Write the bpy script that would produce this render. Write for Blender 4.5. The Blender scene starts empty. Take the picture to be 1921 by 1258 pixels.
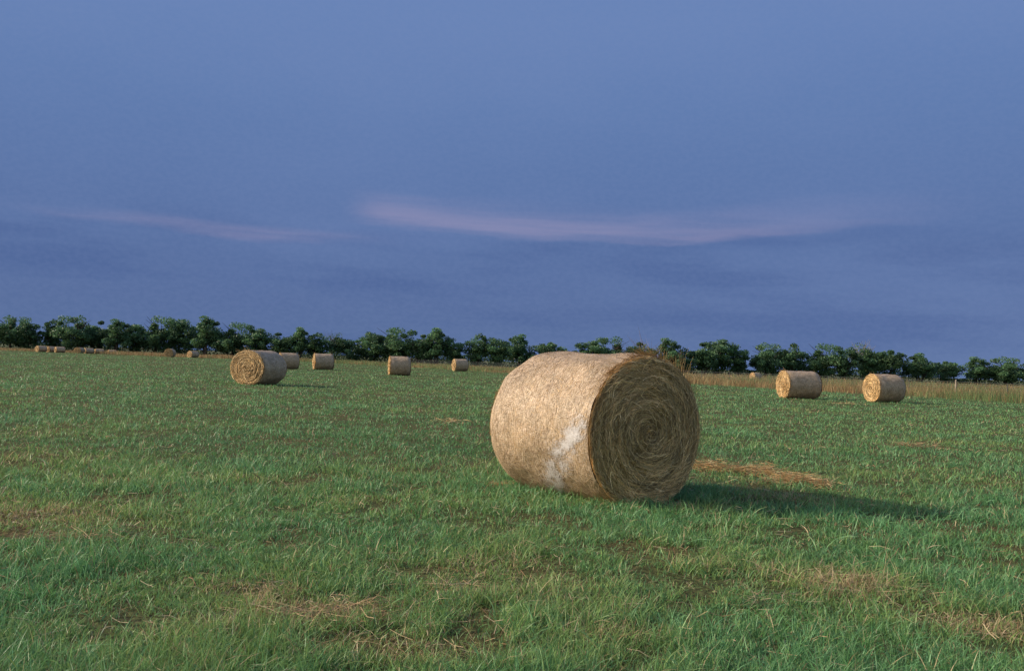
import bpy, math, random
import numpy as np
from mathutils import Matrix, Vector, Euler
rng = np.random.default_rng(7)
random.seed(7)
R = math.radians
C = bpy.context.scene.collection
PI = math.pi
W0, H0, F0 = 1921.0, 1258.0, 1868.0
EYE = 1.40

# ------------------------------------------------------------------ camera
cd = bpy.data.cameras.new('camera'); cam = bpy.data.objects.new('camera', cd); C.objects.link(cam)
cd.sensor_width = 36; cd.lens = 35.0; cd.clip_end = 9000; cd.clip_start = .05
cam.matrix_world = Matrix.Translation((0, 0, EYE)) @ Matrix.Rotation(R(90 + 1.5), 4, 'X') @ Matrix.Rotation(R(2.15), 4, 'Z')
bpy.context.scene.camera = cam
CM = cam.matrix_world.to_3x3()
def ground(px, py):
    d = CM @ Vector(((px - W0/2)/F0, -(py - H0/2)/F0, -1))
    t = -EYE/d.z
    return d.x*t, d.y*t
def hor(px):                       # image row of the horizon at this column
    a = CM.inverted() @ Vector(((px - W0/2)/F0, 1, 0))
    return H0/2 - a.y/(-a.z)*F0
def side(px, Y):                   # sideways position of something on the ground, Y metres out
    X = (px - W0/2)/F0*Y
    for _ in range(6):
        a = CM.inverted() @ Vector((X, Y, -EYE))
        X += (px - (W0/2 + a.x/(-a.z)*F0))*Y/F0
    return X

# ------------------------------------------------------------------ helpers
_lat = np.random.default_rng(99).random((12, 256, 256))
def vn(x, y, s, k=0):
    x = np.asarray(x, float)/s + 1000.3; y = np.asarray(y, float)/s + 1000.7
    xi = np.floor(x).astype(int); yi = np.floor(y).astype(int)
    fx = x - xi; fy = y - yi
    fx = fx*fx*(3-2*fx); fy = fy*fy*(3-2*fy)
    L = _lat[k % 12]
    a = L[xi & 255, yi & 255]; b = L[(xi+1) & 255, yi & 255]; c = L[xi & 255, (yi+1) & 255]; d = L[(xi+1) & 255, (yi+1) & 255]
    return (a*(1-fx)+b*fx)*(1-fy) + (c*(1-fx)+d*fx)*fy
def fbm(x, y, s, k=0):
    return (vn(x, y, s, k) + .5*vn(x, y, s*.47, k+1) + .25*vn(x, y, s*.21, k+2))/1.75
def sst(a, b, x):
    t = np.clip((x-a)/(b-a), 0, 1); return t*t*(3-2*t)

def ribbons(P, S, Wd, col):
    """P (N,K,3) centre line, S (N,3) or (N,K,3) sideways unit vector, Wd (N,K) width, col (N,3) -> chunk"""
    N, K, _ = P.shape
    if S.ndim == 2: S = S[:, None, :]
    V = np.stack([P - S*Wd[..., None]/2, P + S*Wd[..., None]/2], axis=2).reshape(-1, 3)
    base = (np.arange(N)*2*K)[:, None, None] + (np.arange(K-1)*2)[None, :, None]
    F = (base + np.array([0, 1, 3, 2])[None, None, :]).reshape(-1, 4)
    if col.ndim == 2: cc = np.repeat(col[:, None, :], 2*K, axis=1).reshape(-1, 3)
    else: cc = np.repeat(col, 2, axis=1).reshape(-1, 3)
    return [V, F, cc, 0]
def grid(P, col, wrap=False):
    """P (A,B,3); wrap along B"""
    A, B, _ = P.shape
    i = np.arange(A-1)[:, None]; j = np.arange(B if wrap else B-1)[None, :]
    j2 = (j+1) % B
    F = np.stack([i*B+j, (i+1)*B+j, (i+1)*B+j2, i*B+j2], axis=-1).reshape(-1, 4)
    return [P.reshape(-1, 3), F, np.broadcast_to(np.asarray(col, float), (A*B, 3)).copy(), 0]
def setmat(ch, k): ch[3] = k; return ch
def build(name, chunks, mats, parent=None, smooth=False):
    Vs, Fs, Cs, Ms = [], [], [], []; off = 0
    for V, F, c, m in chunks:
        Vs.append(V); Fs.append(F+off); Cs.append(c); Ms.append(np.full(len(F), m)); off += len(V)
    V = np.concatenate(Vs); F = np.concatenate(Fs); c = np.concatenate(Cs); M = np.concatenate(Ms)
    me = bpy.data.meshes.new(name)
    me.vertices.add(len(V)); me.vertices.foreach_set('co', V.astype(np.float32).ravel())
    me.loops.add(F.size); me.loops.foreach_set('vertex_index', F.astype(np.int32).ravel())
    me.polygons.add(len(F)); me.polygons.foreach_set('loop_start', (np.arange(len(F))*4).astype(np.int32))
    me.polygons.foreach_set('material_index', M.astype(np.int32))
    me.update(calc_edges=True)
    me.polygons.foreach_set('use_smooth', (M == 0) if smooth else np.zeros(len(F), bool))
    at = me.attributes.new('tint', 'FLOAT_COLOR', 'POINT')
    at.data.foreach_set('color', np.concatenate([c, np.ones((len(c), 1))], axis=1).astype(np.float32).ravel())
    if not isinstance(mats, (list, tuple)): mats = [mats]
    for m in mats: me.materials.append(m)
    o = bpy.data.objects.new(name, me); C.objects.link(o)
    if parent: o.parent = parent
    return o
def tag(o, label, cat=None, group=None, kind=None):
    if len(label.split()) > 16: print('LONG', len(label.split()), label)
    o['label'] = label
    if cat: o['category'] = cat
    if group: o['group'] = group
    if kind: o['kind'] = kind
    return o
def empty(name, loc=(0, 0, 0), rz=0):
    o = bpy.data.objects.new(name, None); o.empty_display_size = .3; C.objects.link(o)
    o.location = loc; o.rotation_euler = (0, 0, rz); return o
def copy_tree(o, parent=None):
    c = o.copy(); C.objects.link(c)
    if parent: c.parent = parent
    for ch in o.children: copy_tree(ch, c)
    return c
def unit(v): return v/np.maximum(np.linalg.norm(v, axis=-1, keepdims=True), 1e-9)
def pal(cols, w, n):
    cols = np.array(cols); w = np.array(w, float)/sum(w)
    c = cols[rng.choice(len(cols), n, p=w)]
    return c*rng.uniform(.75, 1.25, (n, 1))
def tube(pts, rad, col, n=8):
    pts = np.array(pts, float); rad = np.array(rad, float)
    T = unit(np.gradient(pts, axis=0))
    ref = np.array([0.31, .95, .05]); U = unit(np.cross(T, ref)); Vv = np.cross(T, U)
    a = np.linspace(0, 2*PI, n, endpoint=False)
    P = pts[:, None] + rad[:, None, None]*(np.cos(a)[None, :, None]*U[:, None] + np.sin(a)[None, :, None]*Vv[:, None])
    return grid(P, col, wrap=True)

# ------------------------------------------------------------------ materials
def newmat(name):
    m = bpy.data.materials.new(name); m.use_nodes = True
    nt = m.node_tree; nt.nodes.clear()
    return m, nt, nt.nodes, nt.links
def tint_mat(name, rough=.6, spec=.4, trans=0.0, noise=0.0, nscale=40):
    m, nt, N, L = newmat(name)
    out = N.new('ShaderNodeOutputMaterial'); b = N.new('ShaderNodeBsdfPrincipled')
    b.inputs['Roughness'].default_value = rough; b.inputs['Specular IOR Level'].default_value = spec
    a = N.new('ShaderNodeAttribute'); a.attribute_name = 'tint'
    src = a.outputs['Color']
    if noise:
        tc = N.new('ShaderNodeTexCoord'); nz = N.new('ShaderNodeTexNoise'); nz.inputs['Scale'].default_value = nscale
        L.new(tc.outputs['Object'], nz.inputs['Vector'])
        mr = N.new('ShaderNodeMapRange'); mr.inputs[1].default_value = .3; mr.inputs[2].default_value = .7
        mr.inputs[3].default_value = 1-noise; mr.inputs[4].default_value = 1+noise
        L.new(nz.outputs['Fac'], mr.inputs[0])
        vm = N.new('ShaderNodeVectorMath'); vm.operation = 'SCALE'
        L.new(src, vm.inputs[0]); L.new(mr.outputs[0], vm.inputs['Scale']); src = vm.outputs[0]
    L.new(src, b.inputs['Base Color'])
    if trans:
        t = N.new('ShaderNodeBsdfTranslucent'); L.new(src, t.inputs['Color'])
        mx = N.new('ShaderNodeMixShader'); mx.inputs[0].default_value = trans
        L.new(b.outputs[0], mx.inputs[1]); L.new(t.outputs[0], mx.inputs[2]); L.new(mx.outputs[0], out.inputs['Surface'])
    else: L.new(b.outputs[0], out.inputs['Surface'])
    return m
M_grass = tint_mat('grass_blade', .45, .4, .35)
M_dry = tint_mat('dry_grass_blade', .6, .3, .25)
M_straw = tint_mat('straw_stalk', .55, .35, .1)
M_leaf = tint_mat('leaf', .5, .35, .35)
M_bark = tint_mat('bark', .85, .2, 0, .3, 6)
M_net = tint_mat('net_plastic', .5, .4, 0)
M_wire = tint_mat('galvanised_wire', .5, .5, 0)
M_wood = tint_mat('weathered_wood', .8, .2, 0, .3, 15)

def wrap_mat():
    m, nt, N, L = newmat('net_wrapped_hay')
    out = N.new('ShaderNodeOutputMaterial'); b = N.new('ShaderNodeBsdfPrincipled'); b.inputs['Roughness'].default_value = .6
    tc = N.new('ShaderNodeTexCoord')
    def noise(scale, vec, det=4):
        mp = N.new('ShaderNodeMapping'); mp.inputs['Scale'].default_value = vec; L.new(tc.outputs['Object'], mp.inputs['Vector'])
        n = N.new('ShaderNodeTexNoise'); n.inputs['Scale'].default_value = scale; n.inputs['Detail'].default_value = det
        L.new(mp.outputs[0], n.inputs['Vector']); return n.outputs['Fac']
    n1 = noise(80, (1, .22, .22)); n2 = noise(5, (1, 1, 1), 5); n3 = noise(65, (.25, 1, 1))
    cr = N.new('ShaderNodeValToRGB'); L.new(n1, cr.inputs[0])
    e = cr.color_ramp.elements; e[0].position = .3; e[0].color = (.20, .125, .065, 1); e[1].position = .64; e[1].color = (.64, .495, .35, 1)
    x = cr.color_ramp.elements.new(.46); x.color = (.49, .36, .235, 1)
    cr2 = N.new('ShaderNodeValToRGB'); L.new(n3, cr2.inputs[0])
    e = cr2.color_ramp.elements; e[0].position = .35; e[0].color = (.52, .45, .38, 1); e[1].position = .56; e[1].color = (1.05, 1.03, 1.0, 1)
    mu = N.new('ShaderNodeMix'); mu.data_type = 'RGBA'; mu.blend_type = 'MULTIPLY'; mu.inputs[0].default_value = .8
    L.new(cr.outputs[0], mu.inputs[6]); L.new(cr2.outputs[0], mu.inputs[7])
    mw = N.new('ShaderNodeMapRange'); mw.inputs[1].default_value = .35; mw.inputs[2].default_value = .65; mw.inputs[3].default_value = .76; mw.inputs[4].default_value = 1.14; L.new(n2, mw.inputs[0])
    sc_ = N.new('ShaderNodeVectorMath'); sc_.operation = 'SCALE'; L.new(mu.outputs[2], sc_.inputs[0]); L.new(mw.outputs[0], sc_.inputs['Scale'])
    sp = N.new('ShaderNodeSeparateXYZ'); L.new(tc.outputs['Object'], sp.inputs[0])
    w = N.new('ShaderNodeMath'); w.operation = 'MULTIPLY'; w.inputs[1].default_value = 2*PI/.033; L.new(sp.outputs[0], w.inputs[0])
    s = N.new('ShaderNodeMath'); s.operation = 'SINE'; L.new(w.outputs[0], s.inputs[0])
    mr = N.new('ShaderNodeMapRange'); mr.inputs[1].default_value = .4; mr.inputs[2].default_value = 1; mr.inputs[3].default_value = 0; mr.inputs[4].default_value = .6
    L.new(s.outputs[0], mr.inputs[0])
    mp2 = N.new('ShaderNodeMapRange'); mp2.inputs[1].default_value = .35; mp2.inputs[2].default_value = .65; mp2.inputs[3].default_value = .3; L.new(n2, mp2.inputs[0])
    mm = N.new('ShaderNodeMath'); mm.operation = 'MULTIPLY'; L.new(mr.outputs[0], mm.inputs[0]); L.new(mp2.outputs[0], mm.inputs[1])
    mx = N.new('ShaderNodeMix'); mx.data_type = 'RGBA'; mx.inputs[7].default_value = (.72, .61, .50, 1)
    L.new(mm.outputs[0], mx.inputs[0]); L.new(sc_.outputs[0], mx.inputs[6]); L.new(mx.outputs[2], b.inputs['Base Color'])
    bp = N.new('ShaderNodeBump'); bp.inputs['Strength'].default_value = .5; bp.inputs['Distance'].default_value = .006
    ad = N.new('ShaderNodeMath'); ad.operation = 'ADD'; L.new(n1, ad.inputs[0]); L.new(n3, ad.inputs[1]); L.new(ad.outputs[0], bp.inputs['Height'])
    L.new(bp.outputs[0], b.inputs['Normal']); L.new(b.outputs[0], out.inputs['Surface'])
    return m
M_wrap = wrap_mat()
def face_mat():
    m, nt, N, L = newmat('coiled_hay_end')
    out = N.new('ShaderNodeOutputMaterial'); b = N.new('ShaderNodeBsdfPrincipled'); b.inputs['Roughness'].default_value = .75
    tc = N.new('ShaderNodeTexCoord')
    sub = N.new('ShaderNodeVectorMath'); sub.operation = 'SUBTRACT'; sub.inputs[1].default_value = (0, 0, .76); L.new(tc.outputs['Object'], sub.inputs[0])
    ml = N.new('ShaderNodeVectorMath'); ml.operation = 'MULTIPLY'; ml.inputs[1].default_value = (0, 1, 1); L.new(sub.outputs[0], ml.inputs[0])
    ln = N.new('ShaderNodeVectorMath'); ln.operation = 'LENGTH'; L.new(ml.outputs[0], ln.inputs[0])
    nm = N.new('ShaderNodeVectorMath'); nm.operation = 'NORMALIZE'; L.new(ml.outputs[0], nm.inputs[0])
    sp = N.new('ShaderNodeSeparateXYZ'); L.new(nm.outputs[0], sp.inputs[0])
    r = N.new('ShaderNodeMath'); r.operation = 'MULTIPLY'; r.inputs[1].default_value = 24; L.new(ln.outputs['Value'], r.inputs[0])
    cb = N.new('ShaderNodeCombineXYZ'); L.new(r.outputs[0], cb.inputs[0]); L.new(sp.outputs[1], cb.inputs[1]); L.new(sp.outputs[2], cb.inputs[2])
    n = N.new('ShaderNodeTexNoise'); n.inputs['Scale'].default_value = 1.5; n.inputs['Detail'].default_value = 5; L.new(cb.outputs[0], n.inputs['Vector'])
    cr = N.new('ShaderNodeValToRGB'); L.new(n.outputs['Fac'], cr.inputs[0])
    e = cr.color_ramp.elements; e[0].position = .36; e[0].color = (.13, .07, .026, 1); e[1].position = .66; e[1].color = (.62, .43, .21, 1)
    L.new(cr.outputs[0], b.inputs['Base Color'])
    bp = N.new('ShaderNodeBump'); bp.inputs['Strength'].default_value = .8; bp.inputs['Distance'].default_value = .03
    L.new(n.outputs['Fac'], bp.inputs['Height']); L.new(bp.outputs[0], b.inputs['Normal']); L.new(b.outputs[0], out.inputs['Surface'])
    return m
M_face = face_mat()

# field edge: a line from A to B, then square across at 178 m
A_ = np.array([32., 62.]); B_ = np.array([-34., 180.])
def edge_depth(t, A=A_, B=B_, cap=178.):
    t = np.asarray(t, float)
    den = (A[0]-B[0]) + t*(B[1]-A[1])
    s = (A[0] - t*A[1])/np.where(np.abs(den) < 1e-3, 1e-3, den)
    Y = A[1] + s*(B[1]-A[1])
    return np.where((den <= 0) | (Y > cap) | (s > 1), cap, Y)

def ground_mat():
    m, nt, N, L = newmat('field_soil_and_thatch')
    out = N.new('ShaderNodeOutputMaterial'); b = N.new('ShaderNodeBsdfPrincipled'); b.inputs['Roughness'].default_value = .9
    b.inputs['Specular IOR Level'].default_value = .1
    g = N.new('ShaderNodeNewGeometry')
    n1 = N.new('ShaderNodeTexNoise'); n1.inputs['Scale'].default_value = .35; n1.inputs['Detail'].default_value = 8; L.new(g.outputs['Position'], n1.inputs['Vector'])
    n2 = N.new('ShaderNodeTexNoise'); n2.inputs['Scale'].default_value = 22; n2.inputs['Detail'].default_value = 6; L.new(g.outputs['Position'], n2.inputs['Vector'])
    cr = N.new('ShaderNodeValToRGB'); L.new(n1.outputs['Fac'], cr.inputs[0])
    e = cr.color_ramp.elements; e[0].position = .35; e[0].color = (.085, .12, .05, 1); e[1].position = .65; e[1].color = (.14, .125, .06, 1)
    cr2 = N.new('ShaderNodeValToRGB'); L.new(n2.outputs['Fac'], cr2.inputs[0])
    e = cr2.color_ramp.elements; e[0].position = .35; e[0].color = (.35, .29, .23, 1); e[1].position = .65; e[1].color = (1.2, 1.1, .9, 1)
    mu = N.new('ShaderNodeMix'); mu.data_type = 'RGBA'; mu.blend_type = 'MULTIPLY'; mu.inputs[0].default_value = 1
    L.new(cr.outputs[0], mu.inputs[6]); L.new(cr2.outputs[0], mu.inputs[7])
    d = B_-A_; nrm = np.array([d[1], -d[0]]); nrm = nrm/np.linalg.norm(nrm)
    if nrm @ (np.array([60., 200.])-A_) < 0: nrm = -nrm
    dt = N.new('ShaderNodeVectorMath'); dt.operation = 'DOT_PRODUCT'; dt.inputs[1].default_value = (nrm[0], nrm[1], 0); L.new(g.outputs['Position'], dt.inputs[0])
    mr = N.new('ShaderNodeMapRange'); c0 = float(nrm @ A_); mr.inputs[1].default_value = c0-1; mr.inputs[2].default_value = c0+1; L.new(dt.outputs['Value'], mr.inputs[0])
    sp = N.new('ShaderNodeSeparateXYZ'); L.new(g.outputs['Position'], sp.inputs[0])
    m2 = N.new('ShaderNodeMapRange'); m2.inputs[1].default_value = 177; m2.inputs[2].default_value = 179; L.new(sp.outputs[1], m2.inputs[0])
    mxx = N.new('ShaderNodeMath'); mxx.operation = 'MAXIMUM'; L.new(mr.outputs[0], mxx.inputs[0]); L.new(m2.outputs[0], mxx.inputs[1])
    mx = N.new('ShaderNodeMix'); mx.data_type = 'RGBA'; mx.inputs[7].default_value = (.13, .14, .065, 1)
    L.new(mxx.outputs[0], mx.inputs[0]); L.new(mu.outputs[2], mx.inputs[6]); L.new(mx.outputs[2], b.inputs['Base Color'])
    bp = N.new('ShaderNodeBump'); bp.inputs['Strength'].default_value = .8; bp.inputs['Distance'].default_value = .03
    L.new(n2.outputs['Fac'], bp.inputs['Height']); L.new(bp.outputs[0], b.inputs['Normal']); L.new(b.outputs[0], out.inputs['Surface'])
    return m
gx = np.array([-3500, -800, -200, -60, 0, 60, 200, 800, 3500.]); gy = np.array([-400, -50, 0, 20, 60, 120, 250, 800, 6000.])
GP = np.stack(np.meshgrid(gx, gy, indexing='ij') + [np.zeros((9, 9))], axis=-1)
o = build('ground', [grid(GP[:, ::-1], (1, 1, 1))], ground_mat()); tag(o, 'flat hay field ground running out to the tree line', 'ground', kind='structure')

# ------------------------------------------------------------------ bales
STRAW = [(.63, .49, .33), (.48, .35, .21), (.74, .61, .44), (.29, .185, .095), (.61, .43, .23)]
FACEC = [(.78, .54, .27), (.54, .36, .16), (.94, .70, .38), (.28, .17, .07), (.80, .53, .23)]
def make_bale(seed, L=1.6, Rr=.76, n_side=1500, n_face=2600, n_fringe=260, sw=1.0, hero=False):
    """roll along local X, coiled ends at +X and -X, resting on z=0"""
    global rng
    rng = np.random.default_rng(seed)
    root = empty('hay_bale')
    zc = Rr*.965
    def rad(x):                                   # rolled shoulders, slight belly
        a = np.clip((L/2 - np.abs(x))/.26, 0, 1)
        sh = np.where(x > 0, .03, .13)
        return Rr*(1 - sh*(1-a)**2.2)
    def surf(x, phi, off=0.0):                    # phi: 0 = -Y side, pi/2 = top
        r = rad(x) + (vn(x*3, phi*3, .9, seed)-.5)*.036 + (vn(x*3+50, phi*3, .25, seed+1)-.5)*.007 + off
        y = -r*np.cos(phi)*1.025; z = zc + r*np.sin(phi)
        z = np.where(z < .03, .03 + (z-.03)*.15, z)
        return np.stack([x*np.ones_like(phi), y, z], axis=-1)
    nx, na = (70, 190) if hero else (24, 64)
    xs = np.linspace(-L/2, L/2, nx); ph = np.linspace(0, 2*PI, na, endpoint=False)
    ph = ph - PI/2
    X, P = np.meshgrid(xs, ph, indexing='ij')
    body = setmat(grid(surf(X, P), (1, 1, 1), wrap=True), 0)
    n = n_side
    x0 = rng.uniform(-L/2+.01, L/2-.01, n); p0 = rng.uniform(-PI/2, 3*PI/2, n)
    ang = rng.normal(PI/2, .95, n); ln = rng.uniform(.03, .17, n)*sw**.5
    K = 3; ts = np.linspace(-.5, .5, K)
    xx = np.clip(x0[:, None] + np.cos(ang)[:, None]*ln[:, None]*ts, -L/2, L/2); pp = p0[:, None] + np.sin(ang)[:, None]*ln[:, None]*ts/Rr
    Pn = surf(xx, pp, rng.uniform(.001, .006, (n, 1)))
    nr = np.stack([np.zeros(n), -np.cos(p0), np.sin(p0)], -1)
    T = unit(Pn[:, -1]-Pn[:, 0]); S = unit(np.cross(T, nr))
    col = pal(STRAW, [3, 3, 2.2, 2.3, 1.6], n)*(.8+.4*vn(x0, p0, .22, 6))[:, None]
    wd = rng.uniform(.0016, .0040, n)[:, None]*np.array([.8, 1, .6])*sw
    st = setmat(ribbons(Pn, S, wd, col), 1)
    build('net_wrap', [body, st], [M_wrap, M_straw], root, smooth=True)
    for sgn in (1, -1):
        nr_, naa = (34, 190) if hero else (12, 64)
        rr = np.linspace(.0, 1, nr_); aa = ph
        RR, AA = np.meshgrid(rr, aa, indexing='ij')
        def face(RR, AA, off=0.0):
            r = RR*(rad(np.array(sgn*L/2)) + 0*RR)
            bul = .05*(1-RR**2) + (vn(RR*20 + AA/(2*PI)*2, np.cos(AA)*2, 1.0, seed+3)-.5)*.035*np.minimum(1, RR*4)
            bul = bul*np.clip((1.02-RR)/.06, .0, 1) + off
            y = -r*np.cos(AA)*1.025; z = zc + r*np.sin(AA); z = np.where(z < .03, .03 + (z-.03)*.15, z)
            return np.stack([sgn*(L/2 + bul), y, z], -1)
        G = face(RR, AA)
        if sgn > 0: G = G[::-1]
        disc = setmat(grid(G, (1, 1, 1), wrap=True), 0)
        n = n_face if sgn > 0 or not hero else n_face//6
        r0 = np.sqrt(rng.uniform(.0004, 1, n)); a0 = rng.uniform(-PI/2, 3*PI/2, n)
        ln = rng.uniform(.06, .30, n)*np.sqrt(sw)
        K = 5; ts = np.linspace(-.5, .5, K)[None, :]
        da = (ln/np.maximum(r0*Rr, .09))[:, None]*ts
        tilt = rng.normal(.09, .17, n)[:, None]
        stray = rng.random((n, 1)) < .06
        tilt = np.where(stray, rng.normal(.1, .7, (n, 1)), tilt)
        rk = np.clip(r0[:, None] - tilt*ln[:, None]*ts/Rr*1.6, 0, 1.0 + rng.uniform(0, .02, (n, 1)))
        lift = rng.uniform(.0, .03, (n, 1)) + rng.uniform(-.004, .04, (n, 1))*np.abs(ts)*2*(rng.random((n, 1)) < .3) + stray*.008
        Pn = face(rk, a0[:, None]+da, lift)
        T = unit(Pn[:, -1]-Pn[:, 0])
        nn = unit(np.stack([np.full(n, sgn*1.), rng.normal(0, .45, n), rng.normal(0, .45, n)], -1))
        S = unit(np.cross(T, nn))
        turns = r0*13 + a0/(2*PI)                       # one coil of hay per turn
        band = .5*sst(.1, .9, .5+.5*np.cos(2*PI*turns)) + .5*sst(.2, .8, vn(r0*20, a0*2.0+seed, 1, 4))
        lc = lift[:, 0]/.03
        cent = 1 - .2*np.exp(-((r0-.08)/.10)**2)
        col = pal(FACEC, [3, 3, 1.8, 2, 1.3], n)*((.42+.85*band)*(.72+.35*lc)*cent)[:, None]
        wd = rng.uniform(.0022, .0048, n)[:, None]*np.array([.6, 1, 1, .9, .4])*sw
        chunks = [disc, setmat(ribbons(Pn, S, wd, col), 1)]
        n = n_fringe if sgn > 0 or not hero else n_fringe//8
        a0 = rng.uniform(-PI/2, 3*PI/2, n)
        if sgn > 0:
            keep = rng.random(n) < np.where(np.cos(a0-PI*.80) > -.05, 1, .33); a0 = a0[keep]; n = len(a0)
        rr0 = rng.uniform(.94, 1.0, n)
        base = face(rr0, a0, -.01*np.ones(n)) - np.array([sgn, 0, 0])*rng.uniform(0, .05, n)[:, None]
        rd = np.stack([np.zeros(n), -np.cos(a0), np.sin(a0)], -1); tg = np.stack([np.zeros(n), np.sin(a0), np.cos(a0)], -1)
        big = (.35+.8*sst(-.1, .7, np.cos(a0-PI*.78))) if sgn > 0 else np.full(n, .4)
        clump = .6 + .7*sst(.35, .75, vn(a0*5, a0*0, 1, 7))
        d0 = unit(tg*rng.choice([-1, 1], n, p=[.85, .15])[:, None]*1.0 + rd*(rng.uniform(-.05, .7, n)*big)[:, None] + np.array([sgn, 0, 0])*rng.uniform(-.3, .3, n)[:, None])
        ln = rng.gamma(3, .042 if hero else .035, n)*np.sqrt(sw)*(.4+.6*big)*clump
        ln = np.minimum(ln, .28)
        tk = np.linspace(0, 1, 4)
        curl = (rng.normal(-.1, .25, (n, 1))*rd + rng.normal(0, .18, (n, 3)) + np.array([0, 0, -.06]))
        Pn = base[:, None] + d0[:, None]*(tk[None, :, None]*ln[:, None, None]) + curl[:, None]*((tk**2)[None, :, None]*ln[:, None, None])
        Pn[..., 2] = np.maximum(Pn[..., 2], .015)
        S = unit(np.cross(d0, rng.normal(0, 1, (n, 3))))
        col = pal([(.56, .37, .16), (.38, .23, .09), (.22, .13, .05)], [3, 3, 2], n)
        wd = rng.uniform(.002, .0042, n)[:, None]*np.array([1, .9, .7, .3])*sw
        fr = ribbons(Pn, S, wd, col)
        if not hero: chunks.append(setmat(fr, 1))
        build('coiled_end', chunks, [M_face, M_straw], root)
        if hero: build('straw_fringe', [fr], M_straw, root)
    return root, surf

HL = 1.66
hero, hsurf = make_bale(11, L=HL, Rr=.80, n_side=17000, n_face=27000, n_fringe=7500, sw=1.0, hero=True)
nv = Vector((.62, -.785))
Yf = 10.2; Xf = side(1206, Yf)
hero.location = (Xf - nv.x*HL/2, Yf - nv.y*HL/2, -.05)
hero.rotation_euler = (0, 0, math.atan2(nv.y, nv.x))
tag(hero, 'large round hay bale in the foreground, net wrapped side lit, coiled end in shade', 'hay bale', 'round hay bales scattered over the field')
# frayed white net showing on the lower side
n = 8500
u = rng.random(n)
xx0 = .0 + .76*u + rng.normal(0, .035+.05*(1-u), n); p00 = -1.05 + 1.15*u**.8 + rng.normal(0, .09, n)
patch = vn(xx0, p00, .09, 5)+rng.normal(0, .16, n) > .44
xx0, p00 = xx0[patch], p00[patch]; n = len(xx0)
xx0 = np.clip(xx0, -.2, .80)
ang = rng.choice([0, PI/2, PI/3], n)+rng.normal(0, .15, n); ln = rng.uniform(.012, .045, n); ts = np.linspace(-.5, .5, 3)
Pn = hsurf(xx0[:, None]+np.cos(ang)[:, None]*ln[:, None]*ts, p00[:, None]+np.sin(ang)[:, None]*ln[:, None]*ts/.76, .008*np.ones((n, 3)))
nr = np.stack([np.zeros(n), -np.cos(p00), np.sin(p00)], -1)
S = unit(np.cross(unit(Pn[:, -1]-Pn[:, 0]), nr))
o = build('frayed_net', [ribbons(Pn, S, np.full((n, 3), .0016), pal([(.68, .64, .62), (.58, .54, .52)], [2, 1], n))], M_net, hero)
o['label'] = 'pale frayed strip of net wrap on the lower side'

protoA, _ = make_bale(21, L=1.6, Rr=.76, n_side=1500, n_face=2600, n_fringe=300, sw=2.6)
protoB, _ = make_bale(34, L=1.55, Rr=.76, n_side=1500, n_face=2600, n_fringe=300, sw=3.0)
G_B = 'round hay bales scattered over the field'
G_F = 'far hay bales in a row before the tree line'
bl = [
 (486, 43.0, -36, 1.08, 1.14, 1.00, 'A', 'hay bale left of centre with its dark coiled end turned to the camera', G_B),
 (541, 88.0, -78, 1.0, 1.0, .97, 'B', 'small hay bale peeping out right behind the dark coiled bale', G_B),
 (606, 92.0, -80, 1.05, 1.0, 1.0, 'A', 'small side-on hay bale, first one standing clear right of the overlapping pair', G_B),
 (749, 77.0, -84, 1.0, 1.0, 1.0, 'B', 'squat side-on hay bale midway between two smaller ones, left of the big bale', G_B),
 (863, 121., -70, 1.0, 1.0, 1.0, 'A', 'smallest whole hay bale, alone just left of the big foreground bale', G_B),
 (1499, 53.5, -62, 1.15, 1.04, 1.0, 'A', 'mid-distance bale right of the big bale, left one of the right-hand pair', G_B),
 (1659, 52.5, -55, 1.0, 1.02, 1.0, 'B', 'rightmost hay bale, in front of the tall dry grass near the pale post', G_B),
 (77, 173., -60, .9, .9, .72, 'A', 'leftmost of the tiny far bales, first of three touching', G_F),
 (95, 175., -50, .9, .9, .70, 'B', 'tiny far bale, middle of the three touching at the far left', G_F),
 (112, 173., -75, .9, .9, .70, 'A', 'tiny far bale, right one of the three touching at the far left', G_F),
 (149, 173., -30, .9, .9, .70, 'B', 'tiny far bale, left one of the second cluster from the left', G_F),
 (166, 176., -65, .9, .9, .66, 'A', 'tiny far bale in the middle of the second cluster from the left', G_F),
 (186, 178., -80, .9, .9, .62, 'B', 'tiny far bale at the right end of the second cluster', G_F),
 (210, 179., -80, .8, .9, .56, 'A', 'faint far bale half sunk in dry grass right of the second cluster', G_F),
 (319, 166., -20, .97, 1.0, .95, 'B', 'tiny far bale with rounded end, left of the two beside the coiled bale', G_F),
 (362, 174., -50, .95, .95, .78, 'A', 'low tiny far bale just left of the dark coiled bale', G_F),
 (1418, 140., -50, .8, .8, .78, 'B', 'tiny bale sunk in dry grass beyond the field edge, left of the right-hand pair', G_F),
]
used = {}
for (px, D, a, sx, sy, sz, pr, lab, grp) in bl:
    src = {'A': protoA, 'B': protoB}[pr]
    o = src if pr not in used else copy_tree(src)
    used[pr] = 1
    X = side(px, D)
    view = math.atan2(-D, -X)
    o.location = (X, D, -.02); o.rotation_euler = (0, 0, view + R(a)); o.scale = (sx, sy, sz)
    tag(o, lab, 'hay bale', grp)

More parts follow.
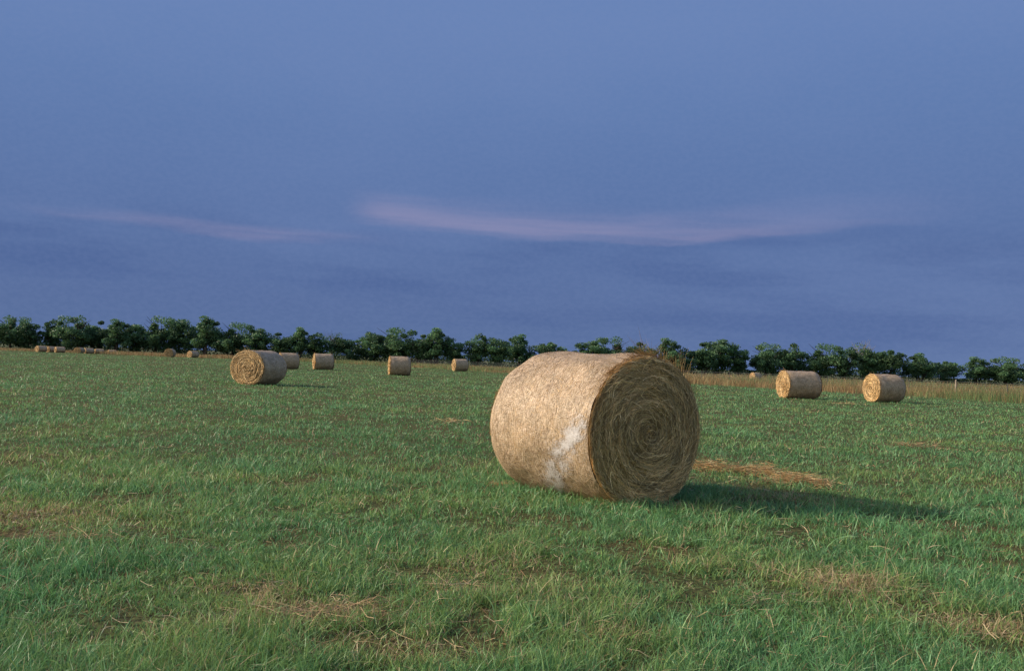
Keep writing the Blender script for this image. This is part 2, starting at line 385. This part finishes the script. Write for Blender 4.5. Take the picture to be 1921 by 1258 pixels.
# ------------------------------------------------------------------ field grass
rng = np.random.default_rng(5)
def grass_patchwork(x, y):
    lush = fbm(x, y, .9, 0)*.5 + fbm(x*.5, y, 5, 3)*.5
    dry = fbm(x+40, y, 1.5, 5)*.6 + fbm(x*.6, y*1.0, 8, 7)*.4
    return lush, dry
spots = [(120, 1010, .25, .35), (620, 1150, .4, .45), (1620, 1100, .55, .5), (1850, 1180, .5, .5), (1330, 960, .45, .35), (850, 1110, .2, .35), (1730, 838, .6, .3), (1450, 895, .5, .25), (760, 1230, .45, .45), (1500, 1010, .8, .25), (450, 1110, .2, .4), (1180, 1200, .3, .35), (60, 1200, .3, .3)]
bare = [(450, 1108, .16), (25, 1108, .18), (185, 1095, .12), (900, 1190, .13), (1760, 1165, .15), (800, 1085, .12), (1890, 1215, .16), (280, 1225, .12), (470, 1215, .12), (1230, 1235, .12)]
deep = np.array([.100, .250, .070]); blue = np.array([.210, .440, .205]); yel = np.array([.31, .41, .115]); stw = np.array([.55, .43, .25]); brn = np.array([.33, .215, .115])
def blades(NT, a, b, NB, K, hscale=1.0):
    d = a*(b/a)**rng.random(NT)
    t = rng.uniform(-.62, .62, NT)
    keep = d < edge_depth(t)+1.0
    d, t = d[keep], t[keep]
    x, y = t*d, d
    lush, dry = grass_patchwork(x, y)
    gap = fbm(x, y, .36, 9)
    for (px, py, rr) in bare:
        gx_, gy_ = ground(px, py)
        gap = gap - .30*np.exp(-((x-gx_)**2 + ((y-gy_)*.9)**2)/rr**2)
    keep = ~((gap < .39) & (rng.random(len(x)) < .82) & (d < 14))
    x, y, d, lush, dry, gap = [q[keep] for q in (x, y, d, lush, dry, gap)]
    n = len(x)
    for (px, py, rr, am) in spots:
        gx_, gy_ = ground(px, py)
        dry = dry + am*.5*np.exp(-(((x-gx_)/rr)**2 + ((y-gy_)/(rr*.7))**2))
    far = sst(9, 35, d)
    dry = dry - .05*far; dry = .5 + (dry-.5)*(1-.35*far) - .03*far
    lush = .5 + (lush-.5)*(1-.45*far)
    wsc = (d/5.0)**.80
    spread = .016 + .0042*d
    m = n*NB
    rp = lambda q: np.repeat(q, NB)
    bx = rp(x) + rng.normal(0, 1, m)*rp(spread); by = rp(y) + rng.normal(0, 1, m)*rp(spread)
    tuft = rng.gamma(3, 1/3., n)
    hh = (.026 + .072*np.clip((rp(lush)-.28)*2.2, 0, 1.1))*rng.gamma(7, 1/7., m)*rp(tuft)**.65*hscale
    hh = np.where(rp(gap) < .43, hh*.65, hh)
    hh = np.minimum(hh, .18)
    az = rng.uniform(0, 2*PI, m)
    lean = rng.beta(2, 2.0, m)*1.5
    dx = np.cos(az)*lean + .05; dy = np.sin(az)*lean
    tk = np.linspace(0, 1, K)
    bend = rng.uniform(.2, 1.1, m)
    hk = (tk[None]*.45 + (tk[None]**2)*bend[:, None]*.8)
    Px = bx[:, None] + dx[:, None]*hh[:, None]*hk
    Py = by[:, None] + dy[:, None]*hh[:, None]*hk
    droop = np.clip(bend*lean, 0, 1)[:, None]
    Pz = hh[:, None]*(tk[None] - .45*droop*tk[None]**2.2)
    P = np.stack([Px, Py, Pz], -1)
    sa = rng.uniform(0, 2*PI, m)
    S = unit(np.stack([np.cos(sa), np.sin(sa), rng.normal(0, .4, m)], -1))
    w = rng.uniform(.0026, .0054, m)*rp(wsc)
    prof = np.array([.8, 1., .75, .12]) if K == 4 else np.array([.9, .9, .15])
    tone = rng.random(m)*.3 + rp(rng.random(n))*.45 + rp(lush)*.25
    c = deep + (blue-deep)*sst(.2, .85, tone)[:, None]
    yl = sst(.41, .70, rp(dry) + rng.normal(0, .09, m))
    c = c + (yel-c)*(yl*.78)[:, None]
    pdry = np.clip(.06 + .9*sst(.54, .90, rp(dry)), 0, .75)
    isd = rng.random(m) < pdry
    dc = np.where((rng.random(m) < .65)[:, None], stw, brn)
    vf = rng.uniform(.82, 1.18, n)*(1+.10*far)
    c = np.where(isd[:, None], dc, c)*rng.uniform(.78, 1.22, (m, 1))*rp(vf)[:, None]
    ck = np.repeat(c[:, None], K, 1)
    ck[:, 0] *= .75  # root shade between the blades, painted into the blade colour
    return ribbons(P, S, w[:, None]*prof, ck)
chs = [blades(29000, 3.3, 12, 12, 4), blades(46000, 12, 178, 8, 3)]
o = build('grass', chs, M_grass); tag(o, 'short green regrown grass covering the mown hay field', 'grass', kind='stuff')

n = 40000
d = 3.3*(40/3.3)**rng.random(n); t = rng.uniform(-.62, .62, n); x, y = t*d, d
_, dry = grass_patchwork(x, y)
for (px, py, rr, am) in spots:
    gx_, gy_ = ground(px, py); dry = dry + am*.7*np.exp(-(((x-gx_)/rr)**2 + ((y-gy_)/(rr*.7))**2))
k = rng.random(n) < .13 + .65*sst(.5, .92, dry)
x, y, d = x[k], y[k], d[k]; n = len(x)
az = rng.uniform(0, 2*PI, n); ln = rng.uniform(.04, .17, n)
tk = np.linspace(-.5, .5, 3)
P = np.stack([x[:, None]+np.cos(az)[:, None]*ln[:, None]*tk, y[:, None]+np.sin(az)[:, None]*ln[:, None]*tk, np.abs(rng.normal(.02, .026, (n, 1)))+.008+rng.normal(0, .012, (n, 3))], -1)
P[..., 2] = np.maximum(P[..., 2], .006)
S = unit(np.stack([-np.sin(az), np.cos(az), rng.normal(0, .5, n)], -1))
o = build('thatch', [ribbons(P, S, (rng.uniform(.002, .0035, n)*(d/5)**.8)[:, None]*np.ones((1, 3)), pal([(.55, .43, .26), (.32, .18, .09), (.45, .32, .17)], [2, 1.6, 2], n))], M_straw)
tag(o, 'dead stalks and thatch lying between the green blades', 'thatch', kind='stuff')

def straw_patch(pts, wid, n, hmax, lab, cols=None, wsc=1.0, lens=(.08, .3), z0=.02):
    q = np.array([ground(*p) for p in pts])
    seg = rng.integers(0, len(q)-1, n) if len(q) > 1 else np.zeros(n, int)
    f = rng.random(n)
    c = q[seg]*(1-f)[:, None] + q[np.minimum(seg+1, len(q)-1)]*f[:, None]
    g = rng.normal(0, 1, (n, 2))*wid*rng.choice([1, 2.4], n, p=[.7, .3])[:, None]
    x = c[:, 0]+g[:, 0]; y = c[:, 1]+g[:, 1]
    keep = vn(x, y, .16, 3) + rng.normal(0, .12, n) > .38
    x, y, g = x[keep], y[keep], g[keep]; n = len(x)
    cx, cy = float(np.mean(x)), float(np.mean(y))
    top = hmax*np.exp(-(g**2).sum(1)/(wid**2)/2)*(.2+1.2*fbm(x, y, .25, 2))
    dd = q[-1]-q[0] if len(q) > 1 else np.array([1, 0.])
    az = math.atan2(dd[1], dd[0]) + rng.normal(0, .8, n)
    ln = rng.uniform(*lens, n)
    tk = np.linspace(-.5, .5, 4)
    z = rng.random(n)*top + z0*rng.random(n)
    bendv = rng.normal(0, .15, n)
    P = np.stack([x[:, None]-cx+np.cos(az)[:, None]*ln[:, None]*tk - np.sin(az)[:, None]*(bendv*ln)[:, None]*tk**2*4,
                  y[:, None]-cy+np.sin(az)[:, None]*ln[:, None]*tk + np.cos(az)[:, None]*(bendv*ln)[:, None]*tk**2*4,
                  z[:, None] + rng.normal(0, .25, n)[:, None]*ln[:, None]*tk], -1)
    P[..., 2] = np.maximum(P[..., 2], .008)
    S = unit(np.stack([-np.sin(az), np.cos(az), rng.normal(0, .7, n)], -1))
    cols = cols or [(.66, .44, .20), (.50, .31, .12), (.74, .55, .29), (.30, .17, .07)]
    o = build('loose_straw', [ribbons(P, S, (rng.uniform(.0025, .0045, n)*wsc)[:, None]*np.array([.7, 1, 1, .5]), pal(cols, [1]*len(cols), n))], M_straw)
    o.location = (cx, cy, 0)
    tag(o, lab, 'straw', 'loose straw lying on the field')
BR = [(.42, .26, .13), (.28, .155, .075), (.5, .34, .18)]
PL = [(.60, .47, .28), (.46, .34, .2), (.36, .24, .13)]
straw_patch([(1290, 880), (1345, 885), (1400, 888), (1440, 893), (1480, 900)], .07, 1700, .15, 'golden swath of loose straw trailing right from behind the large bale', wsc=1.2, z0=.09)
straw_patch([(1465, 906), (1500, 911), (1540, 915)], .11, 1300, .13, 'orange heap of loose straw at the right end of the swath', wsc=1.2, z0=.08)
straw_patch([(1120, 946), (1190, 948)], .08, 420, .06, 'few straws fallen under the front corner of the large bale', wsc=1.1)
straw_patch([(1265, 952), (1300, 966)], .07, 130, .06, 'thin pale straws lying in grass below the shaded coiled end', PL, 1.1, z0=.04)
straw_patch([(50, 1012), (150, 1018), (210, 1010)], .08, 300, .04, 'brown straw streak in the grass near the left edge', BR, .9, z0=.06)
straw_patch([(430, 1165), (600, 1160), (740, 1150)], .09, 380, .035, 'long reddish brown thatch streak in the near grass left of centre', BR, .8, z0=.055)
straw_patch([(790, 1105), (870, 1118)], .05, 70, .05, 'small pale wisps of straw in the near grass at centre', PL, .9, z0=.06)
straw_patch([(1380, 1138), (1470, 1138)], .03, 24, .05, 'single pale stalks lying flat in the near grass right of centre', PL, .9, (.15, .4), z0=.08)
straw_patch([(1560, 1100), (1680, 1110)], .2, 340, .03, 'pale dry patch of cut stalks in the near grass at lower right', PL, .8, z0=.06)
straw_patch([(1680, 836), (1770, 842)], .12, 320, .06, 'thin brown straw streak on the grass below the rightmost bale', BR, 1.5, z0=.07)
straw_patch([(835, 791), (860, 795)], .13, 200, .07, 'small orange straw tuft in mid field left of the large bale', None, 1.8, z0=.08)
straw_patch([(1575, 757), (1600, 759)], .3, 180, .08, 'small pale straw scrap on the grass between the two right-hand bales', None, 2.6, z0=.08)
straw_patch([(920, 912), (960, 912)], .07, 170, .06, 'loose stalks at the rear left foot of the large bale', None, 1.2)

# ------------------------------------------------------------------ dry prairie strip beyond the field
n = 130000
t = rng.uniform(-.62, .62, n)
e0 = edge_depth(t)
f = rng.random(n)**1.7
d = e0 + (np.maximum(e0+10, 188)-e0)*f + rng.normal(0, 1.4, n)
x, y = t*d, d
rt = sst(.05, .25, t)
hh = (.16 + .72*fbm(x*.6, y, 5, 2))*rng.uniform(.5, 1.25, n)*(.9+.25*rt)
az = rng.uniform(0, 2*PI, n); lean = rng.uniform(0, .5, n)
tk = np.array([0, .5, 1.])
P = np.stack([x[:, None]+np.cos(az)[:, None]*(lean*hh)[:, None]*tk**2, y[:, None]+np.sin(az)[:, None]*(lean*hh)[:, None]*tk**2, hh[:, None]*tk], -1)
sa = rng.uniform(-.9, .9, n); S = np.stack([np.cos(sa), np.sin(sa), np.zeros(n)], -1)
w = .016*(d/70)**.8*rng.uniform(.6, 1.3, n)
gr = fbm(x*.4, y, 7, 6)
c = pal([(.44, .30, .14), (.36, .20, .095), (.50, .39, .20), (.29, .15, .07)], [3, 2.4, 2, 1.5], n)
gm = rng.random(n) < np.clip((gr-.38-.06*rt)*4.0, .12, .8)
c = np.where(gm[:, None], np.array([.19, .27, .10])*rng.uniform(.7, 1.3, (n, 1)), c)
o = build('dry_grass', [ribbons(P, S, w[:, None]*np.array([1, .9, .35]), c)], M_dry); tag(o, 'tall tan and rusty dry grass strip between the mown field and the trees', 'tall grass', kind='stuff')

# ------------------------------------------------------------------ wire fence at the right
fn = empty('wire_fence', (38.6, 75., 0))
tag(fn, 'low wire stock fence with thin posts running through the dry grass at right', 'fence')
f0 = np.array([43., 66.7]); f1 = np.array([-22., 190.]); Lf = np.linalg.norm(f1-f0); org = np.array([38.6, 75.])
npost = int(Lf/4.6)
Xp = side(1757, 79.2)
s0 = (np.array([Xp, 79.2])-f0) @ (f1-f0)/Lf
kp = round(s0/4.6)
for k in range(npost+1):
    s = s0 + (k-kp)*4.6
    if s < 0: continue
    p = f0 + (f1-f0)*s/Lf - org
    wood = k == kp
    h = 1.28 if wood else 1.15
    if wood:
        rr = .065
        ch = [tube([(p[0], p[1], 0), (p[0]+.01, p[1], h*.5), (p[0]+.015, p[1], h-.03), (p[0]+.015, p[1], h), (p[0]+.015, p[1], h+.005)], [rr*1.05, rr, rr*.97, rr*.8, .005], (.34, .29, .23), 10)]
    else:
        ch = [tube([(p[0], p[1], 0), (p[0], p[1], h*.5), (p[0]+rng.normal(0, .015), p[1], h)], [.028, .028, .026], (.09, .09, .09), 6)]
    po = build('post', ch, M_wood, fn)
    if wood: po['label'] = 'pale wooden post standing above the dry grass'
ss = np.linspace(0, Lf, 160)
for hz in (.25, .42, .6, .78, .96, 1.12):
    pts = np.array([list(f0+(f1-f0)*q/Lf-org)+[hz+.012*math.sin(q*1.366)] for q in ss])
    build('wire', [tube(pts, np.full(len(pts), .008), (.12, .12, .13), 4)], M_wire, fn)
stays = []
for q in np.arange(0, Lf, .6):
    p = f0+(f1-f0)*q/Lf-org
    stays.append(tube([(p[0], p[1], .2), (p[0], p[1], .6), (p[0], p[1], 1.0)], [.005]*3, (.12, .12, .13), 3))
wm_ = build('wire_mesh', stays, M_wire, fn); wm_['kind'] = 'stuff'

# ------------------------------------------------------------------ trees
rng = np.random.default_rng(77)
def make_tree(seed, w, h, bare=False, base=.14, n_leaf=7000):
    r = np.random.default_rng(seed)
    root = empty('shelterbelt_tree')
    ch = []
    nst = r.integers(1, 4)
    for s in range(nst):
        bx_ = (s-(nst-1)/2)*.3; lean = r.normal(0, .12)+bx_*.5
        pts = [(bx_+lean*h*q*.6+.06*math.sin(q*9+s), r.normal(0, .04), h*.72*q) for q in np.linspace(0, 1, 6)]
        ch.append(tube(pts, np.linspace(.16, .04, 6)*(h/6.5), (.07, .06, .05), 7))
        for b_ in range(6):
            q = r.uniform(.3, .95); i = int(q*5); p0 = np.array(pts[i]); a_ = r.uniform(0, 2*PI)
            L_ = w*r.uniform(.2, .40); v = np.array([math.cos(a_), math.sin(a_), r.uniform(.35, .9)])
            v[2] = min(v[2], (h*.9-p0[2])/L_)
            ch.append(tube([p0, p0+v*L_*.5+np.array([0, 0, .05]), p0+v*L_], [.07, .045, .015], (.07, .06, .05), 5))
    nc = 50
    cc = []
    zc_ = h*(base+1)/2; rz = h*(1-base)/2 - .2; rx = w*.5-.35
    lop = r.uniform(-.45, .45); bites = [(r.uniform(0, 2*PI), r.uniform(.0, 1.2)) for _ in range(3)]
    while len(cc) < nc:
        dv = unit(r.normal(0, 1, 3)); q = r.random()**.38*r.uniform(.85, 1.12)
        skip = False
        for (ba, be) in bites:                        # hollows in the outline
            bv = np.array([math.cos(ba)*math.cos(be), math.sin(ba)*math.cos(be), math.sin(be)])
            if dv @ bv > .82 and q > .55: skip = True
        if skip: continue
        z = zc_ + dv[2]*rz*q; x_ = dv[0]*rx*q; y_ = dv[1]*rx*q
        z += lop*x_*.5*(dv[2] > 0) + r.normal(0, .22)
        cc.append((x_, y_, min(z, h-.25)))
    cc = np.array(cc); cs = r.uniform(.28, .72, nc)*(w/5.5)**.5
    ctone = r.uniform(.55, 1.4, nc)
    n = n_leaf if not bare else 800
    ci = r.integers(0, nc, n)
    dirs = unit(r.normal(0, 1, (n, 3))); rr = r.random(n)**.4*1.2
    c = cc[ci] + dirs*(rr*cs[ci])[:, None]*np.array([1.2, 1.2, .85])
    c[:, 2] = np.clip(c[:, 2], .15, h*1.03)
    s = r.uniform(.11, .25, n)
    u = unit(r.normal(0, 1, (n, 3))); v = unit(np.cross(u, r.normal(0, 1, (n, 3))))
    Pn = np.stack([c-u*s[:, None]*.6, c, c+u*s[:, None]*.6], 1)
    base_c = np.array([(.105, .205, .092), (.085, .170, .092), (.135, .215, .088)])[r.choice(3, n, p=[.5, .3, .2])]
    col = base_c*(ctone[ci]*r.uniform(.7, 1.3, n))[:, None]
    crown = [ribbons(Pn, v, s[:, None]*np.array([.35, 1, .25]), col)]
    if bare:
        tw = []
        for i in range(60):
            p0 = np.array([r.normal(0, .12*w), r.normal(0, .1*w), h*r.uniform(.35, .65)]); v_ = np.array([r.normal(0, .5), r.normal(0, .4), 1.])
            L_ = h*r.uniform(.2, .38); p1 = p0+v_*L_*.5; p2 = p0+v_*L_+np.array([r.normal(0, .2), 0, 0]); p2[2] = min(p2[2], h)
            tw.append(tube([p0, p1, p2], [.04, .03, .01], (.24, .23, .22), 4))
        build('trunk', ch + tw, M_bark, root)
    else: build('trunk', ch, M_bark, root)
    build('crown', crown, M_leaf, root)
    return root
protos = [(make_tree(101, 5.2, 6.5), 5.2, 6.5, 'rounded'), (make_tree(102, 7.2, 6.6, n_leaf=10000), 7.2, 6.6, 'broad'), (make_tree(103, 4.2, 6.3, n_leaf=5500), 4.2, 6.3, 'narrow'),
          (make_tree(104, 6.0, 6.2, base=.18, n_leaf=7500), 6.0, 6.2, 'lumpy'), (make_tree(105, 6.8, 6.0, base=.08, n_leaf=8500), 6.8, 6.0, 'spreading'), (make_tree(106, 4.6, 5.6, n_leaf=5500), 4.6, 5.6, 'uneven'),
          (make_tree(107, 4.6, 6.6, bare=True), 4.6, 6.6, 'half dead')]
tl = [(18, 588, 66, 1), (52, 601, 46, 0), (98, 600, 42, 2), (145, 588, 66, 1), (182, 599, 46, 5), (217, 602, 58, 3), (252, 612, 36, 2), (289, 588, 70, 1), (338, 596, 62, 0), (384, 597, 62, 3), (434, 600, 66, 1),
      (482, 614, 46, 0), (524, 622, 44, 5), (560, 617, 52, 3), (596, 625, 46, 2), (622, 620, 34, 6), (655, 629, 60, 4), (700, 621, 46, 0), (735, 610, 76, 1), (786, 625, 44, 5), (815, 619, 66, 3), (850, 632, 38, 2),
      (893, 626, 40, 2), (932, 632, 54, 0), (973, 630, 54, 3), (1018, 636, 58, 4), (1055, 650, 46, 5), (1100, 637, 54, 0), (1155, 628, 74, 1), (1205, 640, 50, 5), (1252, 638, 58, 3), (1284, 660, 34, 5),
      (1318, 640, 48, 5), (1342, 634, 64, 0), (1384, 644, 40, 2), (1438, 639, 62, 1), (1482, 641, 48, 5), (1536, 640, 70, 1), (1584, 652, 42, 2), (1616, 638, 46, 6), (1628, 653, 48, 0), (1672, 652, 70, 4), (1724, 665, 62, 3), (1770, 673, 56, 4),
      (1832, 672, 56, 3), (1888, 666, 66, 1), (1938, 674, 52, 0), (-32, 594, 58, 3)]
tl.sort()
ordn = ['first', 'second', 'third', 'fourth', 'fifth', 'sixth', 'seventh', 'eighth', 'ninth', 'tenth']
marks = [(-60, 130, 'above the leftmost tiny bales'), (130, 265, 'above the second bale cluster'), (265, 425, 'left of the coiled bale'), (425, 585, 'above the overlapping bale pair'),
         (585, 690, 'above the clear small bale'), (690, 840, 'above the squat bale'), (840, 925, 'above the smallest whole bale'), (925, 1300, 'over the large foreground bale'),
         (1300, 1412, 'between large bale and sky gap'), (1412, 1520, 'above the nearer right-hand bale'), (1520, 1600, 'between the two right-hand bales'), (1600, 1700, 'above the rightmost bale'), (1700, 1805, 'left of the last sky gap'), (1805, 2000, 'right of the last sky gap')]
cnt = {}; tused = set()
for i, (px, top, wp, kd) in enumerate(tl):
    Y = (186 if px < 900 else 186 + (px-900)/1000*22) + rng.uniform(-2.5, 2.5)
    X = side(px, Y)
    pr, pw, phh, adj = protos[kd]
    h = (hor(px)-top)*Y/F0 + EYE; wm = wp*1.26*Y/F0
    o = pr if kd not in tused else copy_tree(pr)
    tused.add(kd)
    o.location = (X, Y, -.03)
    o.rotation_euler = (0, 0, rng.uniform(0, 2*PI)); o.scale = (wm/pw, wm/pw, h/phh*1.03)
    mk = [m_ for m_ in marks if m_[0] <= px < m_[1]][0][2]
    cnt[mk] = cnt.get(mk, 0)+1
    tag(o, f'{adj} dark green far tree, {ordn[cnt[mk]-1]} from left of those {mk}' if kd != 6 else f'half dead tree with pale bare branches {mk}', 'tree', 'trees of the shelterbelt behind the field')

n = 64000
t = rng.uniform(-.64, .64, n); pxa = 960.5 + t*F0
Yb = np.where(pxa < 900, 187, 187+(pxa-900)/1000*22) + rng.uniform(-1, 6, n)
x = t*Yb
top = 1.1 + 4.2*np.clip(fbm(x, x*0+3, 5, 8)-.15, 0, 1)
for g0 in (1294, 1410, 1803): top = np.where(np.abs(pxa-g0) < 11, top*.55, top)
z = top*rng.random(n)**.8 + .05
c = np.stack([x, Yb, z], -1)
s = rng.uniform(.12, .28, n); u = unit(rng.normal(0, 1, (n, 3))); v = unit(np.cross(u, rng.normal(0, 1, (n, 3))))
Pn = np.stack([c-u*s[:, None]*.6, c, c+u*s[:, None]*.6], 1)
tn = .4 + 1.0*fbm(x, z*2, 1.5, 4)
col = np.array([.075, .145, .068])*(tn*rng.uniform(.7, 1.3, n))[:, None]
o = build('undergrowth', [ribbons(Pn, v, s[:, None]*np.array([.35, 1, .25]), col)], M_leaf); tag(o, 'dark brushy undergrowth joining the feet of the far trees', 'undergrowth', kind='stuff')

# ------------------------------------------------------------------ light and sky
SUN_EL = 25.5; SUN_DIR = Vector((-.998, .05, 0)).normalized()
sd = Vector((SUN_DIR.x*math.cos(R(SUN_EL)), SUN_DIR.y*math.cos(R(SUN_EL)), math.sin(R(SUN_EL))))
ld = bpy.data.lights.new('sun', 'SUN'); ld.energy = 4.2; ld.angle = R(1.0); ld.color = (1, .87, .70)
lo = bpy.data.objects.new('sun', ld); C.objects.link(lo); lo.rotation_euler = sd.to_track_quat('Z', 'Y').to_euler(); lo.location = (-20, -5, 20)

wd_ = bpy.data.worlds.new('World'); bpy.context.scene.world = wd_; wd_.use_nodes = True
nt = wd_.node_tree; N = nt.nodes; L = nt.links; N.clear()
out = N.new('ShaderNodeOutputWorld'); bg1 = N.new('ShaderNodeBackground'); bg2 = N.new('ShaderNodeBackground'); mxs = N.new('ShaderNodeMixShader')
sky = N.new('ShaderNodeTexSky'); sky.sky_type = 'NISHITA'; sky.sun_disc = False; sky.sun_elevation = R(SUN_EL)
sky.sun_rotation = math.atan2(sd.x, sd.y); sky.dust_density = 3.0
L.new(sky.outputs[0], bg1.inputs[0]); bg1.inputs[1].default_value = .15
tc = N.new('ShaderNodeTexCoord'); sp = N.new('ShaderNodeSeparateXYZ'); L.new(tc.outputs['Generated'], sp.inputs[0])
def math_(op, a, b=None, c=None, clamp=False):
    n = N.new('ShaderNodeMath'); n.operation = op; n.use_clamp = clamp
    for i, v in enumerate((a, b, c)):
        if v is None: continue
        if isinstance(v, (int, float)): n.inputs[i].default_value = v
        else: L.new(v, n.inputs[i])
    return n.outputs[0]
def mr_(v, a, b, c, d, sm=True):
    n = N.new('ShaderNodeMapRange'); n.interpolation_type = 'SMOOTHSTEP' if sm else 'LINEAR'
    if isinstance(v, (int, float)): n.inputs[0].default_value = v
    else: L.new(v, n.inputs[0])
    for i, q in enumerate((a, b, c, d)):
        if isinstance(q, (int, float)): n.inputs[i+1].default_value = q
        else: L.new(q, n.inputs[i+1])
    return n.outputs[0]
az = math_('ARCTAN2', sp.outputs[0], sp.outputs[1]); el = math_('ARCSINE', sp.outputs[2])
storm = mr_(sp.outputs[1], -.1, .35, 0, 1); L.new(storm, mxs.inputs[0])
def cloud_noise(sa, se, scale, det=5, off=0.):
    cb = N.new('ShaderNodeCombineXYZ'); L.new(math_('MULTIPLY', az, sa), cb.inputs[0]); L.new(math_('MULTIPLY', el, se), cb.inputs[1]); cb.inputs[2].default_value = off
    n = N.new('ShaderNodeTexNoise'); n.inputs['Scale'].default_value = scale; n.inputs['Detail'].default_value = det; n.inputs['Roughness'].default_value = .5
    L.new(cb.outputs[0], n.inputs['Vector']); return n.outputs['Fac']
cr = N.new('ShaderNodeValToRGB'); L.new(mr_(el, 0, .5, 0, 1, False), cr.inputs[0])
def lin(r, g, b): return tuple(((v/255+.055)/1.055)**2.4 if v/255 > .04045 else v/255/12.92 for v in (r, g, b)) + (1,)
e = cr.color_ramp.elements
e[0].position = 0; e[0].color = lin(90, 112, 155); e[1].position = 1; e[1].color = lin(108, 136, 187)
for p_, c_ in ((.10, (89, 111, 157)), (.22, (89, 113, 161)), (.34, (93, 119, 168)), (.50, (97, 125, 175)), (.66, (103, 131, 182))):
    q = e.new(p_); q.color = lin(*c_)
def mixc(fac, a, b, bt='MIX'):
    n = N.new('ShaderNodeMix'); n.data_type = 'RGBA'; n.blend_type = bt
    for i, v in ((0, fac), (6, a), (7, b)):
        if isinstance(v, (int, float)): n.inputs[i].default_value = v
        elif isinstance(v, tuple): n.inputs[i].default_value = v
        else: L.new(v, n.inputs[i])
    return n.outputs[2]
big = cloud_noise(1.6, 3.6, 1.6, 4, 1.7)
colr = mixc(mr_(big, .35, .7, 0, .3), cr.outputs[0], lin(114, 137, 184))
low = cloud_noise(2.4, 17, 1.8, 5, 4.1)
dark = math_('MULTIPLY', mr_(low, .42, .62, 0, .48), mr_(el, .10, .15, 1, 0))
colr = mixc(dark, colr, lin(74, 98, 149))
fine = cloud_noise(30, 45, 6, 3, 9.3)
colr = mixc(mr_(fine, .3, .7, 0, .09), colr, lin(124, 142, 186))
wob = math_('MULTIPLY', math_('SUBTRACT', cloud_noise(6, 34, 1.6, 8, 8.), .5), .020)
elw = math_('ADD', el, wob)
def streak(pts, a0, a1, soft, height, amt, f0=.05, f1=.10, tlo=.35):
    fc = N.new('ShaderNodeFloatCurve')
    lo_, hi_ = -.55, .55
    c = fc.mapping.curves[0]
    P_ = [((math.atan((p-960)/F0)-lo_)/(hi_-lo_), math.atan(h_/F0)*4) for p, h_ in pts]
    c.points[0].location = P_[0]; c.points[1].location = P_[-1]
    for q in P_[1:-1]: c.points.new(*q)
    fc.mapping.update()
    L.new(mr_(az, lo_, hi_, 0, 1, False), fc.inputs['Value'])
    edge = math_('MULTIPLY', fc.outputs[0], .25)
    dlt = math_('SUBTRACT', elw, edge)
    m1 = mr_(dlt, 0, soft, 0, 1); m2 = mr_(dlt, soft, height, 1, 0)
    wdw = math_('MULTIPLY', mr_(az, a0, a0+f0, 0, 1), mr_(az, a1-f1, a1, 1, 0))
    tex = mr_(cloud_noise(4, 50, 1.5, 7, 2.2), .3, .62, tlo, 1)
    return math_('MULTIPLY', math_('MULTIPLY', math_('MULTIPLY', m1, m2), math_('MULTIPLY', wdw, tex)), amt)
A = lambda p: math.atan((p-960)/F0)
s1 = streak([(0, 215), (640, 243), (820, 236), (1000, 228), (1220, 222), (1290, 226), (1400, 238), (1700, 262), (1921, 274)], A(625), A(1921), .007, .042, .52, .05, .42)
s2 = streak([(0, 212), (240, 205), (460, 200), (700, 200), (800, 200)], A(-100), A(760), .008, .020, .36, .2, .14)
s3 = streak([(0, 150), (400, 165), (900, 205), (1300, 235), (1921, 265)], A(300), A(1921), .02, .07, .14, .2, .2)
s4 = streak([(0, 150), (900, 190), (1200, 196), (1300, 204), (1500, 216), (1921, 232)], A(1120), A(1990), .012, .030, .45, .16, .2)   # darker cloud edge under the right half
colr = mixc(s3, colr, lin(114, 134, 182)); colr = mixc(s4, colr, lin(76, 101, 153))
pk = lin(157, 151, 184)
colr = mixc(s2, colr, pk); colr = mixc(s1, colr, pk)
L.new(colr, bg2.inputs[0]); bg2.inputs[1].default_value = 1.0
L.new(bg1.outputs[0], mxs.inputs[1]); L.new(bg2.outputs[0], mxs.inputs[2]); L.new(mxs.outputs[0], out.inputs[0])
sc = bpy.context.scene
sc.view_settings.view_transform = 'Standard'; sc.view_settings.look = 'None'; sc.view_settings.exposure = 0
